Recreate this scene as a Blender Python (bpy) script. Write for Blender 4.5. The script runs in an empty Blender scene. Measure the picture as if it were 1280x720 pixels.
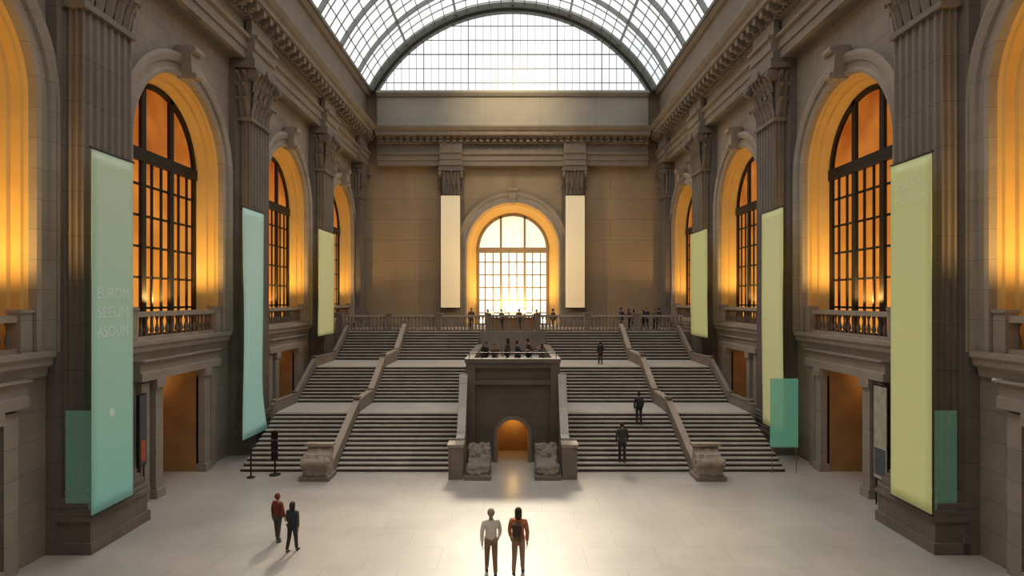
import bpy, bmesh, math, random
from mathutils import Vector, Matrix
random.seed(4)
C=bpy.context.scene.collection
PI=math.pi
F=760.0; CZ=7.8
# ------------------------------------------------------------------ materials
def nodes(name):
    m=bpy.data.materials.new(name); m.use_nodes=True
    nt=m.node_tree; b=nt.nodes['Principled BSDF']
    return m,nt,b
def sock(b,n,v):
    if n in b.inputs: b.inputs[n].default_value=v
def mat(name,col,rough=.6,metal=0,var=.12,scale=6,bump=0,spec=.5):
    m,nt,b=nodes(name)
    g=nt.nodes.new('ShaderNodeTexCoord')
    n=nt.nodes.new('ShaderNodeTexNoise'); n.inputs['Scale'].default_value=scale; n.inputs['Detail'].default_value=4
    nt.links.new(g.outputs['Object'],n.inputs['Vector'])
    mx=nt.nodes.new('ShaderNodeMix'); mx.data_type='RGBA'
    mx.inputs[6].default_value=(*[c*(1-var) for c in col],1); mx.inputs[7].default_value=(*[min(1,c*(1+var)) for c in col],1)
    nt.links.new(n.outputs['Fac'],mx.inputs[0]); nt.links.new(mx.outputs[2],b.inputs['Base Color'])
    b.inputs['Roughness'].default_value=rough; b.inputs['Metallic'].default_value=metal
    sock(b,'Specular IOR Level',spec)
    return m
def stone(name,col,mode='yz',bw=2.2,rh=.9,mortar=.02,rough=.75,var=.18,mdark=.55,spec=.3,off=.5,nscale=.7,bvar=None):
    m,nt,b=nodes(name)
    g=nt.nodes.new('ShaderNodeNewGeometry'); sp=nt.nodes.new('ShaderNodeSeparateXYZ'); cb=nt.nodes.new('ShaderNodeCombineXYZ')
    nt.links.new(g.outputs['Position'],sp.inputs[0])
    nt.links.new(sp.outputs[mode[0].upper()],cb.inputs[0]); nt.links.new(sp.outputs[mode[1].upper()],cb.inputs[1])
    n=nt.nodes.new('ShaderNodeTexNoise'); n.inputs['Scale'].default_value=nscale; n.inputs['Detail'].default_value=7; n.inputs['Roughness'].default_value=.65
    nt.links.new(g.outputs['Position'],n.inputs['Vector'])
    mx=nt.nodes.new('ShaderNodeMix'); mx.data_type='RGBA'
    mx.inputs[6].default_value=(*[c*(1-var*2) for c in col],1); mx.inputs[7].default_value=(*[min(1,c*(1+var*2)) for c in col],1)
    nt.links.new(n.outputs['Fac'],mx.inputs[0])
    br=nt.nodes.new('ShaderNodeTexBrick'); br.offset=off
    br.inputs['Scale'].default_value=1; br.inputs['Brick Width'].default_value=bw; br.inputs['Row Height'].default_value=rh
    br.inputs['Mortar Size'].default_value=mortar; br.inputs['Mortar Smooth'].default_value=.3
    bv=var*.6 if bvar is None else bvar
    br.inputs['Color1'].default_value=(1-bv,)*3+(1,); br.inputs['Color2'].default_value=(1,1,1,1); br.inputs['Mortar'].default_value=(mdark,)*3+(1,)
    nt.links.new(cb.outputs[0],br.inputs['Vector'])
    mu=nt.nodes.new('ShaderNodeMix'); mu.data_type='RGBA'; mu.blend_type='MULTIPLY'; mu.inputs[0].default_value=1
    nt.links.new(mx.outputs[2],mu.inputs[6]); nt.links.new(br.outputs['Color'],mu.inputs[7]); nt.links.new(mu.outputs[2],b.inputs['Base Color'])
    b.inputs['Roughness'].default_value=rough; sock(b,'Specular IOR Level',spec)
    bp=nt.nodes.new('ShaderNodeBump'); bp.inputs['Strength'].default_value=.2; bp.inputs['Distance'].default_value=.02
    nt.links.new(mu.outputs[2],bp.inputs['Height']); nt.links.new(bp.outputs['Normal'],b.inputs['Normal'])
    return m
def glow(name,c1,c2,strength,scale=.8,axis=None,z0=0,z1=1,lo=.35,hi=.68):
    m,nt,b=nodes(name)
    g=nt.nodes.new('ShaderNodeNewGeometry')
    n=nt.nodes.new('ShaderNodeTexNoise'); n.inputs['Scale'].default_value=scale; n.inputs['Detail'].default_value=2
    nt.links.new(g.outputs['Position'],n.inputs['Vector'])
    r=nt.nodes.new('ShaderNodeValToRGB'); r.color_ramp.elements[0].position=lo; r.color_ramp.elements[1].position=hi
    r.color_ramp.elements[0].color=(*c1,1); r.color_ramp.elements[1].color=(*c2,1)
    src=n.outputs['Fac']
    if axis:
        sp=nt.nodes.new('ShaderNodeSeparateXYZ'); nt.links.new(g.outputs['Position'],sp.inputs[0])
        mr=nt.nodes.new('ShaderNodeMapRange'); mr.inputs[1].default_value=z0; mr.inputs[2].default_value=z1
        nt.links.new(sp.outputs[axis],mr.inputs[0])
        ad=nt.nodes.new('ShaderNodeMath'); ad.operation='MULTIPLY_ADD'; ad.inputs[1].default_value=.5
        nt.links.new(n.outputs['Fac'],ad.inputs[0]); 
        m2=nt.nodes.new('ShaderNodeMath'); m2.operation='MULTIPLY'; m2.inputs[1].default_value=.6
        nt.links.new(mr.outputs[0],m2.inputs[0]); nt.links.new(m2.outputs[0],ad.inputs[2]); src=ad.outputs[0]
    nt.links.new(src,r.inputs[0])
    nt.links.new(r.outputs[0],b.inputs['Emission Color']); b.inputs['Emission Strength'].default_value=strength
    b.inputs['Base Color'].default_value=(c1[0]*.08,c1[1]*.08,c1[2]*.08,1); b.inputs['Roughness'].default_value=.6; sock(b,'Specular IOR Level',.1)
    return m
def gradient(name,c_lo,c_hi,z0,z1,rough=.55,emis=.08):
    m,nt,b=nodes(name)
    g=nt.nodes.new('ShaderNodeNewGeometry'); sp=nt.nodes.new('ShaderNodeSeparateXYZ'); nt.links.new(g.outputs['Position'],sp.inputs[0])
    mr=nt.nodes.new('ShaderNodeMapRange'); mr.inputs[1].default_value=z0; mr.inputs[2].default_value=z1; nt.links.new(sp.outputs['Z'],mr.inputs[0])
    r=nt.nodes.new('ShaderNodeValToRGB'); r.color_ramp.elements[0].color=(*c_lo,1); r.color_ramp.elements[1].color=(*c_hi,1)
    nt.links.new(mr.outputs[0],r.inputs[0]); nt.links.new(r.outputs[0],b.inputs['Base Color']); b.inputs['Roughness'].default_value=rough
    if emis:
        nt.links.new(r.outputs[0],b.inputs['Emission Color']); b.inputs['Emission Strength'].default_value=emis  # faint self-glow added so banner cloth looks brighter, as if light came through
    return m
def clear_glass(name,col,opac,emis=0):
    m=bpy.data.materials.new(name); m.use_nodes=True; nt=m.node_tree
    b=nt.nodes['Principled BSDF']; out=nt.nodes['Material Output']
    n=nt.nodes.new('ShaderNodeTexNoise'); n.inputs['Scale'].default_value=.3
    tr=nt.nodes.new('ShaderNodeBsdfTransparent'); mx=nt.nodes.new('ShaderNodeMixShader')
    b.inputs['Base Color'].default_value=(*col,1); b.inputs['Roughness'].default_value=.15
    if emis: b.inputs['Emission Color'].default_value=(*col,1); b.inputs['Emission Strength'].default_value=emis  # slight glow added to brighten the dimly lit acrylic sheets
    mr=nt.nodes.new('ShaderNodeMapRange'); mr.inputs[3].default_value=opac*.7; mr.inputs[4].default_value=min(1,opac*1.3)
    nt.links.new(n.outputs['Fac'],mr.inputs[0]); nt.links.new(mr.outputs[0],mx.inputs[0])
    nt.links.new(tr.outputs[0],mx.inputs[1]); nt.links.new(b.outputs[0],mx.inputs[2]); nt.links.new(mx.outputs[0],out.inputs[0])
    return m
M={}
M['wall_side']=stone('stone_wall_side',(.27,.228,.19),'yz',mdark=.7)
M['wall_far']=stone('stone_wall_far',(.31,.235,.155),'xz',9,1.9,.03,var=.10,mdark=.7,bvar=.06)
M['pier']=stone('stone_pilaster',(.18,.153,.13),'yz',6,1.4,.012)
M['trim']=stone('stone_trim',(.215,.185,.153),'xz',40,40,.0)
M['arch']=stone('stone_arch',(.32,.275,.228),'yz',40,.9,.01)
M['attic']=stone('stone_attic',(.27,.25,.215),'xz',5,9,.015,var=.1)
M['uplit_gold']=stone('uplit_stone_reveal',(.70,.44,.14),'yz',40,40,.0,.5,.08)  # reveal stone with the golden uplight glow put into its colour
M['para']=stone('stone_parapet',(.22,.182,.147),'xz',1.8,6,.012)
M['block']=stone('dark_stone_block',(.135,.112,.09),'xz',1.8,.9,.01,mdark=.8)
M['cope']=stone('stone_coping',(.34,.285,.225),'xz',1.8,6,.008)
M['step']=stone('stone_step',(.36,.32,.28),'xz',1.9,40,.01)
M['riser']=stone('shaded_riser_stone',(.085,.072,.062),'xz',1.9,40,.01)  # same stone as the treads, riser shade painted in as a darker tone
M['floor']=stone('polished_floor_stone',(.39,.365,.33),'xy',2.2,1.6,.016,.28,.18,.78,.5,.5,.35,.06)
M['land']=stone('landing_stone',(.42,.39,.35),'xy',1.5,1.2,.012,.45,.1,.8)
M['iron']=mat('dark_iron',(.018,.016,.014),.5,.5)
M['bronze']=mat('pale_bronze',(.34,.23,.12),.5,.1)
M['steel']=mat('grey_green_steel',(.18,.195,.19),.5,.3)
M['ring']=mat('dark_green_steel',(.07,.075,.06),.5,.3)
M['amber']=glow('amber_lit_glass',(.30,.065,.007),(.92,.34,.05),.80,.6,'Z',18,5,.25,.85)
M['fglass']=glow('daylit_far_glass',(1.0,.68,.33),(1.0,.93,.77),1.1,.5,'Z',17,9,.2,.65)
M['orange_room']=mat('brown_amber_plaster',(.36,.20,.08),.7,0,.35,1.2)
M['skyglass']=clear_glass('skylight_glass',(.8,.85,.88),.10)
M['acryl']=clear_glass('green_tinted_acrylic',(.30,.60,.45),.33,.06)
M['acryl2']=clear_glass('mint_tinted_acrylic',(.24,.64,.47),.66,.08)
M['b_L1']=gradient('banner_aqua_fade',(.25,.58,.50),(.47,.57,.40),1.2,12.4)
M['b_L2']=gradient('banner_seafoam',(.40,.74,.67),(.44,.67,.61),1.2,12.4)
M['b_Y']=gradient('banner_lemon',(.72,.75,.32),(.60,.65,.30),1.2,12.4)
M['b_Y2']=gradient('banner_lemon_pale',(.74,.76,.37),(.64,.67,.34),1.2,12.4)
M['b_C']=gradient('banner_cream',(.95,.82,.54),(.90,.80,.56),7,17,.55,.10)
M['letter']=mat('pale_lettering',(.68,.85,.76),.6)
M['letter2']=mat('pale_olive_lettering',(.84,.87,.62),.6)
M['white']=mat('white_paint',(.75,.73,.68),.4)
M['paper']=mat('poster_paper',(.42,.38,.30),.6,0,.5,3)
M['darkpaper']=mat('dark_poster',(.07,.09,.11),.5,0,.5,3)
M['red']=mat('poster_red',(.5,.09,.03),.5)
M['lampglow']=glow('lamp_shade_glow',(1,.45,.12),(1,.65,.25),4,3)
M['wood']=mat('brown_wood',(.30,.16,.07),.5,0,.3,5)
# ------------------------------------------------------------------ mesh builder
class MB:
    def __init__(s): s.v=[]; s.f=[]; s.m=[]; s.mi=0
    def face(s,pts):
        i=len(s.v); s.v+= [tuple(p) for p in pts]; s.f.append(list(range(i,i+len(pts)))); s.m.append(s.mi)
    def box(s,x0,x1,y0,y1,z0,z1):
        x0,x1=min(x0,x1),max(x0,x1); y0,y1=min(y0,y1),max(y0,y1)
        i=len(s.v); s.v+=[(x0,y0,z0),(x1,y0,z0),(x1,y1,z0),(x0,y1,z0),(x0,y0,z1),(x1,y0,z1),(x1,y1,z1),(x0,y1,z1)]
        for q in ((0,3,2,1),(4,5,6,7),(0,1,5,4),(1,2,6,5),(2,3,7,6),(3,0,4,7)):
            s.f.append([i+k for k in q]); s.m.append(s.mi)
    def loft(s,rings,closed=False,caps=False):
        n=len(rings[0]); i=len(s.v)
        for r in rings: s.v+=[tuple(p) for p in r]
        for a in range(len(rings)-1):
            for k in range(n if closed else n-1):
                k2=(k+1)%n
                s.f.append([i+a*n+k,i+a*n+k2,i+(a+1)*n+k2,i+(a+1)*n+k]); s.m.append(s.mi)
        if caps:
            s.f.append([i+k for k in range(n)]); s.m.append(s.mi)
            s.f.append([i+(len(rings)-1)*n+k for k in range(n)]); s.m.append(s.mi)
    def prism(s,poly,fn,a,b):
        s.loft([[fn(p,a) for p in poly],[fn(p,b) for p in poly]],True,True)
    def lathe(s,prof,c=(0,0,0),n=10):
        s.loft([[(c[0]+r*math.cos(2*PI*k/n),c[1]+r*math.sin(2*PI*k/n),c[2]+z) for k in range(n)] for r,z in prof],True,True)
    def tube(s,a,b,r,n=8,r2=None):
        a=Vector(a);b=Vector(b);d=(b-a).normalized(); r2=r if r2 is None else r2
        u=d.orthogonal().normalized(); w=d.cross(u)
        s.loft([[tuple(p+(u*math.cos(2*PI*k/n)+w*math.sin(2*PI*k/n))*rr) for k in range(n)] for p,rr in ((a,r),(b,r2))],True,True)
    def build(s,name,m,parent=None,local=False,smooth=False,merge=True,mats=None):
        off=Vector((0,0,0))
        if parent is not None and not local:
            p=parent
            while p is not None: off+=p.location; p=p.parent
        me=bpy.data.meshes.new(name); me.from_pydata([tuple(Vector(v)-off) for v in s.v],[],s.f)
        for mm in (mats or [m]): me.materials.append(mm)
        for p,mi in zip(me.polygons,s.m): p.material_index=mi
        bm=bmesh.new(); bm.from_mesh(me)
        if merge: bmesh.ops.remove_doubles(bm,verts=bm.verts,dist=1e-4)
        bmesh.ops.recalc_face_normals(bm,faces=bm.faces); bm.to_mesh(me); bm.free()
        if smooth:
            for p in me.polygons: p.use_smooth=True
        o=bpy.data.objects.new(name,me); C.objects.link(o)
        if parent is not None: o.parent=parent
        return o
TEX=bpy.data.textures.new('carving','CLOUDS'); TEX.noise_scale=.28; TEX.noise_depth=2
def roughen(o,vox=.06,st=.16):
    r=o.modifiers.new('r','REMESH'); r.mode='VOXEL'; r.voxel_size=vox; r.use_smooth_shade=False
    d=o.modifiers.new('d','DISPLACE'); d.texture=TEX; d.texture_coords='LOCAL'; d.strength=st; d.mid_level=.6
def thing(name,label,cat,loc=(0,0,0),rz=0,group=None,kind=None):
    o=bpy.data.objects.new(name,None); C.objects.link(o); o.location=loc; o.rotation_euler=(0,0,rz); o.empty_display_size=.2
    o['label']=label; o['category']=cat
    if group: o['group']=group
    if kind: o['kind']=kind
    return o
def tag(o,label,cat,group=None,kind=None):
    o['label']=label; o['category']=cat
    if group: o['group']=group
    if kind: o['kind']=kind
    return o
def dup(root,loc,rz,label,group=None):
    r=root.copy(); C.objects.link(r); r.location=loc; r.rotation_euler=(0,0,rz); r['label']=label
    if group: r['group']=group
    for ch in list(root.children):
        c=ch.copy(); C.objects.link(c); c.parent=r
        for g in ch.children:
            d=g.copy(); C.objects.link(d); d.parent=c
    return r
# ------------------------------------------------------------------ arch helpers
def Pside(sg): return lambda s,z,d:(sg*d,s,z)
Pfar=lambda s,z,d:(s,d,z)
def prof(sc,r,zb,zs,n=28):
    return [(sc-r,zb)]+[(sc-r*math.cos(PI*k/n),zs+r*math.sin(PI*k/n)) for k in range(n+1)]+[(sc+r,zb)]
def wall_open(mb,P,s0,s1,z0,z1,d,ops):
    br={s0,s1}
    for (sc,hw,zb,zs,ar) in ops:
        n=28 if ar else 1
        for k in range(n+1): br.add(round(sc-hw*math.cos(PI*k/n),5))
    br=sorted(b for b in br if s0<=b<=s1)
    for a,b in zip(br[:-1],br[1:]):
        if b-a<1e-4: continue
        mid=(a+b)/2; sol=[]; cur=(z0,z0)
        for (sc,hw,zb,zs,ar) in sorted(ops,key=lambda o:o[2]):
            if abs(mid-sc)<hw:
                t=lambda x: zs+(math.sqrt(max(0,hw*hw-(x-sc)**2)) if ar else 0)
                if zb>cur[0]+1e-4: sol.append((cur,(zb,zb)))
                cur=(t(a),t(b))
        sol.append((cur,(z1,z1)))
        for lo,hi in sol:
            mb.face([P(a,lo[0],d),P(b,lo[1],d),P(b,hi[1],d),P(a,hi[0],d)])
def loft_arch(mb,P,sc,zb,zs,prs):
    mb.loft([[P(s,z,d) for s,z in prof(sc,r,zb,zs)] for r,d in prs])
def bar(mb,P,s0,s1,z0,z1,d0,d1):
    a=P(s0,z0,d0); b=P(s1,z1,d1); mb.box(a[0],b[0],a[1],b[1],min(a[2],b[2]),max(a[2],b[2]))
def ringbar(mb,P,sc,r0,r1,zb,zs,d0,d1):
    A=prof(sc,r0,zb,zs); B=prof(sc,r1,zb,zs)
    mb.loft([[P(s,z,d0) for s,z in A],[P(s,z,d0) for s,z in B],[P(s,z,d1) for s,z in B],[P(s,z,d1) for s,z in A],[P(s,z,d0) for s,z in A]])
def build_window(idx,P,sc,r,zb,zs,d,glassm,label,reveal,archiv,nr=6,bw=.048,mw=.15,barm='iron'):
    w=thing('window_%d'%idx,label,'window',(0,0,0),kind='structure')
    mb=MB(); pts=prof(sc,r,zb,zs); mb.face([P(s,z,d) for s,z in pts]); mb.build('glass',glassm,w)
    mb=MB(); ringbar(mb,P,sc,r,r-.22,zb,zs,d-.16,d-.02)
    for s in (-r/3,r/3):
        top=zs+math.sqrt(r*r-s*s)-.05; bar(mb,P,sc+s-mw,sc+s+mw,zb,top,d-.16,d-.02)
    bar(mb,P,sc-r,sc+r,zs-.32,zs+.18,d-.22,d-.02); bar(mb,P,sc-r,sc+r,zb,zb+.2,d-.18,d-.02)
    mb.build('frame',M[barm],w)
    mb=MB()
    for k in range(1,9):
        if k%3==0: continue
        s=-r+2*r*k/9
        bar(mb,P,sc+s-bw,sc+s+bw,zb,zs,d-.1,d-.02)
    for k in range(1,nr):
        z=zb+(zs-zb)*k/nr; bar(mb,P,sc-r,sc+r,z-bw,z+bw,d-.1,d-.02)
    mb.build('glazing_bars',M[barm],w)
    mb=MB(); loft_arch(mb,P,sc,zb,zs,reveal); mb.build('reveal',M['uplit_gold'],w,smooth=False)
    mb=MB(); loft_arch(mb,P,sc,zb,zs,archiv); mb.build('arch_surround',M['arch'],w)
    R=archiv[-1][0]; f=min(a[1] for a in archiv)
    mb=MB(); zt=zs+archiv[0][0]
    mb.prism([(-.22,zt-.1),(.22,zt-.1),(.42,zs+R+.35),(-.42,zs+R+.35)],lambda p,t:P(sc+p[0],p[1],t),f-.35,f+.3)
    for q in (0,1):
        c=P(sc,zs+R+.2 if q else zt+.05,f-.38); a=P(sc-.36+.14*(1-q),c[2],f-.4); b=P(sc+.36-.14*(1-q),c[2],f-.4); mb.tube(a,b,.16-.04*(1-q),10)
    mb.build('keystone',M['arch'],w)
    return w
def lamp(name,typ,loc,energy,col,size=.1,rot=None,**k):
    l=bpy.data.lights.new(name,typ); l.energy=energy; l.color=col
    if typ in('POINT','SPOT'): l.shadow_soft_size=size
    for a,b in k.items(): setattr(l,a,b)
    o=bpy.data.objects.new(name,l); C.objects.link(o); o.location=loc
    if rot is not None: o.rotation_euler=Vector(rot).to_track_quat('-Z','Y').to_euler()
    return o
# ------------------------------------------------------------------ shell
Y0,YF=-6,56; WX=14.3; DW=1.65
bays=[14.45,26.0,38.1,50.1]; piers=[8.1,20.1,32.1,44.1]
mb=MB(); mb.face([(-19,Y0-1,0),(19,Y0-1,0),(19,YF+1,0),(-19,YF+1,0)])
tag(mb.build('floor',M['floor']),'pale polished stone hall floor','floor',kind='structure')
for sg,side in ((-1,'left'),(1,'right')):
    P=Pside(sg); ops=[]
    for i,b in enumerate(bays):
        ops.append((b,3.5,6.2,13.8,True))
        if i<3: ops.append((b,DW,0,4.7,False))
    mb=MB(); wall_open(mb,P,Y0,YF,0,26.9,WX,ops)
    tag(mb.build('wall_'+side,M['wall_side']),side+' stone wall with tall arched openings','wall',kind='structure')
mb=MB(); wall_open(mb,Pfar,-WX,WX,0,26.9,YF,[(0,4.2,5.4,12.55,True)])
tag(mb.build('wall_far',M['wall_far']),'end wall of brown stone above the stairs','wall',kind='structure')
R=14.73; ZC=19.97; TH=math.asin(13/R)
def arc(r,n=36,th=TH): return [(r*math.sin(-th+2*th*k/n),ZC+r*math.cos(-th+2*th*k/n)) for k in range(n+1)]
mb=MB(); mb.face([(-WX,Y0,0),(WX,Y0,0),(WX,Y0,26.9)]+[(x,Y0,z) for x,z in reversed(arc(R))]+[(-WX,Y0,26.9)])
tag(mb.build('wall_near',M['wall_far']),'end wall behind the viewer','wall',kind='structure')
# vault
ceil=thing('ceiling','curved glass barrel vault over the hall','ceiling',(0,0,0),kind='structure')
mb=MB(); mb.loft([[(x,Y0,z) for x,z in arc(R)],[(x,YF,z) for x,z in arc(R)]]); mb.build('glass',M['skyglass'],ceil,smooth=True)
def rib(y,w,h):
    mb=MB(); a=arc(R-.02); b=arc(R-h)
    rings=[]
    for (x0,z0),(x1,z1) in zip(a,b): rings.append([(x0,y-w/2,z0),(x0,y+w/2,z0),(x1,y+w/2,z1),(x1,y-w/2,z1)])
    mb.loft(rings,True,True); return mb
y=YF-1.5; k=0
while y>Y0:
    big=(k%4==3)
    rib(y,.2 if big else .07,.36 if big else .1).build('rib' if big else 'glazing_rib',M['steel'],ceil); y-=1.3; k+=1
n=30
for k in range(n+1):
    t=-TH+2*TH*k/n; big=(k%5==0); w=.09 if big else .032; h=.22 if big else .08
    mb=MB(); c,s_=math.cos(t),math.sin(t)
    q=[(R*s_-w*c,ZC+R*c+w*s_),(R*s_+w*c,ZC+R*c-w*s_),((R-h)*s_+w*c,ZC+(R-h)*c-w*s_),((R-h)*s_-w*c,ZC+(R-h)*c+w*s_)]
    mb.prism(q,lambda p,t:(p[0],t,p[1]),Y0,YF); mb.build('purlin',M['steel'],ceil)
# lunette
lun=thing('window_9','great segmental lunette window of many panes at vault end','window',(0,55.8,26.7),kind='structure')
mb=MB(); mb.face([(x,55.85,z) for x,z in arc(R-.3)]+[(12.9,55.85,26.4),(-12.9,55.85,26.4)]); mb.build('glass',M['skyglass'],lun)
mb=MB()
for (ra,rb,y0,y1) in ((R+.1,R-.4,55.0,55.9),(R-.4,R-.62,55.35,55.9)):
    A=arc(ra);B=arc(rb); mb.loft([[(A[i][0],y0,A[i][1]),(B[i][0],y0,B[i][1]),(B[i][0],y1,B[i][1]),(A[i][0],y1,A[i][1])] for i in range(len(A))],True,True)
mb.build('arch_frame',M['ring'],lun,smooth=False)
mb=MB(); ri=R-.58
for k in range(-18,19):
    x=k*.68; zt=ZC+math.sqrt(ri*ri-x*x)
    w=.04 if k%6==0 else .02
    if zt>26.8: mb.box(x-w,x+w,55.7,55.82,26.6,zt)
for z in (27.7,29.0,30.3,31.6,32.9):
    hx=math.sqrt(ri*ri-(z-ZC)**2); w=.036 if z in(30.3,) else .02; mb.box(-hx,hx,55.66,55.8,z-w,z+w)
mb.build('glazing_bars',M['steel'],lun)
# entablatures
PR=[(14.35,20.0),(13.5,20.0),(13.5,20.45),(13.42,20.45),(13.42,20.95),(13.25,21.0),(13.25,21.15),(13.6,21.2),(13.6,21.95),(13.3,22.05),(13.3,22.35),(13.15,22.5),(12.5,22.55),(12.5,22.85),(12.35,22.95),(12.2,23.2),(12.2,23.3),(14.35,23.3)]
def entab(P,s0,s1,base,n,label,attd,attz,attm,breaks,far=False):
    t=thing('trim_%d'%n,label,'cornice',(0,0,0),kind='structure')
    dd=lambda d: base-(14.3-d)
    mb=MB(); mb.prism(PR,lambda p,q:P(q,p[1],dd(p[0])),s0,s1)
    hw=1.0 if far else 1.35
    for b in breaks: mb.prism([(13.5,19.98),(13.15,19.98),(13.15,20.45),(13.05,20.5),(13.05,21.0),(12.9,21.05),(12.9,21.2),(13.2,21.25),(13.2,22.4),(13.5,22.4)],lambda p,q:P(q,p[1],dd(p[0])),b-hw,b+hw)
    mb.build('entablature',M['trim'],t)
    mb=MB(); s=s0+.45
    while s<s1-.3:
        bar(mb,P,s-.17,s+.17,22.3 if far else 22.2,22.54,dd(12.85 if far else 12.62),dd(13.4)); bar(mb,P,s-.15,s+.15,22.08,22.2,dd(12.9),dd(13.4)); s+=.6 if far else .85
    o=mb.build('modillions',M['trim'],t); o['kind']='stuff'
    mb=MB(); s=s0+.2
    while s<s1:
        bar(mb,P,s-.09,s+.09,21.98,22.16,dd(13.15),dd(13.35)); s+=.34
    o=mb.build('dentils',M['trim'],t); o['kind']='stuff'
    mb=MB(); mb.prism([(14.35,23.3),(attd,23.3),(attd,23.8),(attd+.08,23.85),(attd+.08,attz-.5),(attd-.12,attz-.45),(attd-.35,attz-.2),(attd-.35,attz),(14.35,attz)],lambda p,q:P(q,p[1],dd(p[0])),s0,s1)
    mb.build('attic',attm,t)
entab(Pside(-1),Y0,55.95,14.3,1,'heavy bracketed cornice along the left wall',13.3,26.9,M['trim'],piers+[54.0])
entab(Pside(1),Y0,55.95,14.3,2,'heavy bracketed cornice along the right wall',13.3,26.9,M['trim'],piers+[54.0])
entab(Pfar,-12.3,12.3,56,3,'cornice and plain attic across the end wall',13.4,26.7,M['attic'],[-5.6,5.6],True)
# side windows, ledges, doors, balustrades
names={0:'nearest',1:'second',2:'third',3:'farthest'}
REV=[(3.5,14.3),(3.45,14.4),(3.38,14.44),(3.35,14.7),(3.24,14.74),(3.10,15.15),(3.08,15.3)]
ARC=[(3.5,14.5),(3.5,14.05),(3.62,14.0),(3.72,14.1),(3.95,14.1),(4.0,14.0),(4.25,13.93),(4.4,13.98),(4.4,14.3)]
def baluster_mb(h=.85,r=.06):
    mb=MB(); mb.lathe([(r*.9,0),(r*.9,.06*h),(r*.45,.1*h),(r*1.05,.3*h),(r*.9,.42*h),(r*.4,.62*h),(r*.45,.8*h),(r*.9,.92*h),(r*.9,h)],n=8); return mb
def add_balusters(parent,pts,m,first,h,r=.06):
    for (x,y,z) in pts:
        if first[0] is None:
            o=baluster_mb(h,r).build('baluster',m,None,True,True); first[0]=o
        else:
            o=first[0].copy(); C.objects.link(o)
        o.parent=parent; o.location=Vector((x,y,z))-parent.location
fb=[None]; wi=1; di=1
for sg,side in ((-1,'left'),(1,'right')):
    P=Pside(sg)
    for i,b in enumerate(bays):
        build_window(wi,P,b,3.08,6.2,13.8,15.3,M['amber'],'%s tall arched amber window in the %s wall'%(names[i],side),REV,ARC); wi+=1
        if wi==9: wi=11
        mb=MB(); bar(mb,P,b-3.52,b+3.52,5.9,6.22,14.25,15.5)
        mb.prism([(14.3,5.5),(14.15,5.5),(14.1,5.75),(13.95,5.85),(13.95,6.0),(13.85,6.1),(13.85,6.25),(14.3,6.25)],lambda p,q:P(q,p[1],p[0]),b-4.0,b+4.0)
        tag(mb.build('window_ledge',M['arch']),'moulded stone ledge under the %s arched window of the %s wall'%(names[i],side),'ledge',kind='structure')
        t=thing('balustrade','stone railed balustrade in the %s arched window of the %s wall'%(names[i],side),'balustrade',(sg*14.4,b,6.25),group='window balustrades')
        mb=MB(); bar(mb,P,b-3.2,b+3.2,7.15,7.35,14.25,14.52); mb.build('top_rail',M['cope'],t)
        mb=MB(); bar(mb,P,b-3.2,b+3.2,6.25,6.38,14.25,14.52); mb.build('bottom_rail',M['cope'],t)
        for q in (-3.25,3.25):
            mb=MB(); bar(mb,P,b+q-.22,b+q+.22,6.25,7.42,14.15,14.55); bar(mb,P,b+q-.24,b+q+.24,7.42,7.52,14.1,14.6); mb.build('post',M['arch'],t)
        nb=17; add_balusters(t,[(sg*14.38,b-2.85+5.7*k/(nb-1),6.35) for k in range(nb)],M['block'],fb,.82,.085)
        lamp('window_uplight','SPOT',(sg*14.7,b,7.6),(1100,880,850,650)[i],(1,.60,.18),.08,(sg*.03,0,1),spot_size=math.radians(168),spot_blend=.4)
        if i<3:
            d=thing('door_%d'%di,'%s ground floor doorway with warm light inside, %s wall'%(names[i],side),'doorway',(0,0,0),kind='structure'); di+=1
            mb=MB()
            for q in (-1,1):
                bar(mb,P,b+q*DW,b+q*(DW+.5),0,4.7,14.0,14.4); bar(mb,P,b+q*2.4,b+q*2.9,0,4.6,14.1,14.35)
                bar(mb,P,b+q*(DW-.05),b+q*(DW+.55),0,.35,13.92,14.4); bar(mb,P,b+q*(DW-.05),b+q*(DW+.55),4.35,4.7,13.9,14.4)
            mb.prism([(14.35,4.7),(13.95,4.7),(13.95,5.0),(14.02,5.05),(14.02,5.35),(13.85,5.45),(13.85,5.5),(14.35,5.5)],lambda p,q:P(q,p[1],p[0]),b-3.1,b+3.1)
            mb.build('surround',M['arch'],d)
            mb=MB()
            pts=[(b-DW,0),(b-DW,4.7),(b+DW,4.7),(b+DW,0)]
            mb.loft([[P(s,z,14.3) for s,z in pts],[P(s,z,17.5) for s,z in pts]]); mb.face([P(s,z,17.5) for s,z in pts]); mb.build('recess',M['orange_room'],d)
            lamp('doorway_lamp','POINT',(sg*16.4,b+.8,4.4),24,(1,.60,.24),.1)
REVF=[(4.2,56.0),(4.1,56.1),(4.0,56.15),(3.9,56.5),(3.45,57.1),(3.35,57.3)]
ARCF=[(4.2,56.1),(4.2,55.75),(4.35,55.7),(4.5,55.8),(4.75,55.8),(4.85,55.7),(5.1,55.65),(5.1,56.0)]
build_window(10,Pfar,0,3.35,5.4,12.55,57.3,M['fglass'],'bright arched window in the middle of the end wall',REVF,ARCF,6,.05,.10,'bronze')
lamp('window_uplight','SPOT',(0,56.6,6.5),1700,(1,.66,.24),.12,(0,.0,1),spot_size=math.radians(165),spot_blend=.6)
lamp('end_wall_fill','POINT',(0,50.5,10.5),720,(1,.70,.36),.0)  # unseen warm point light added to brighten the end wall
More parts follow.
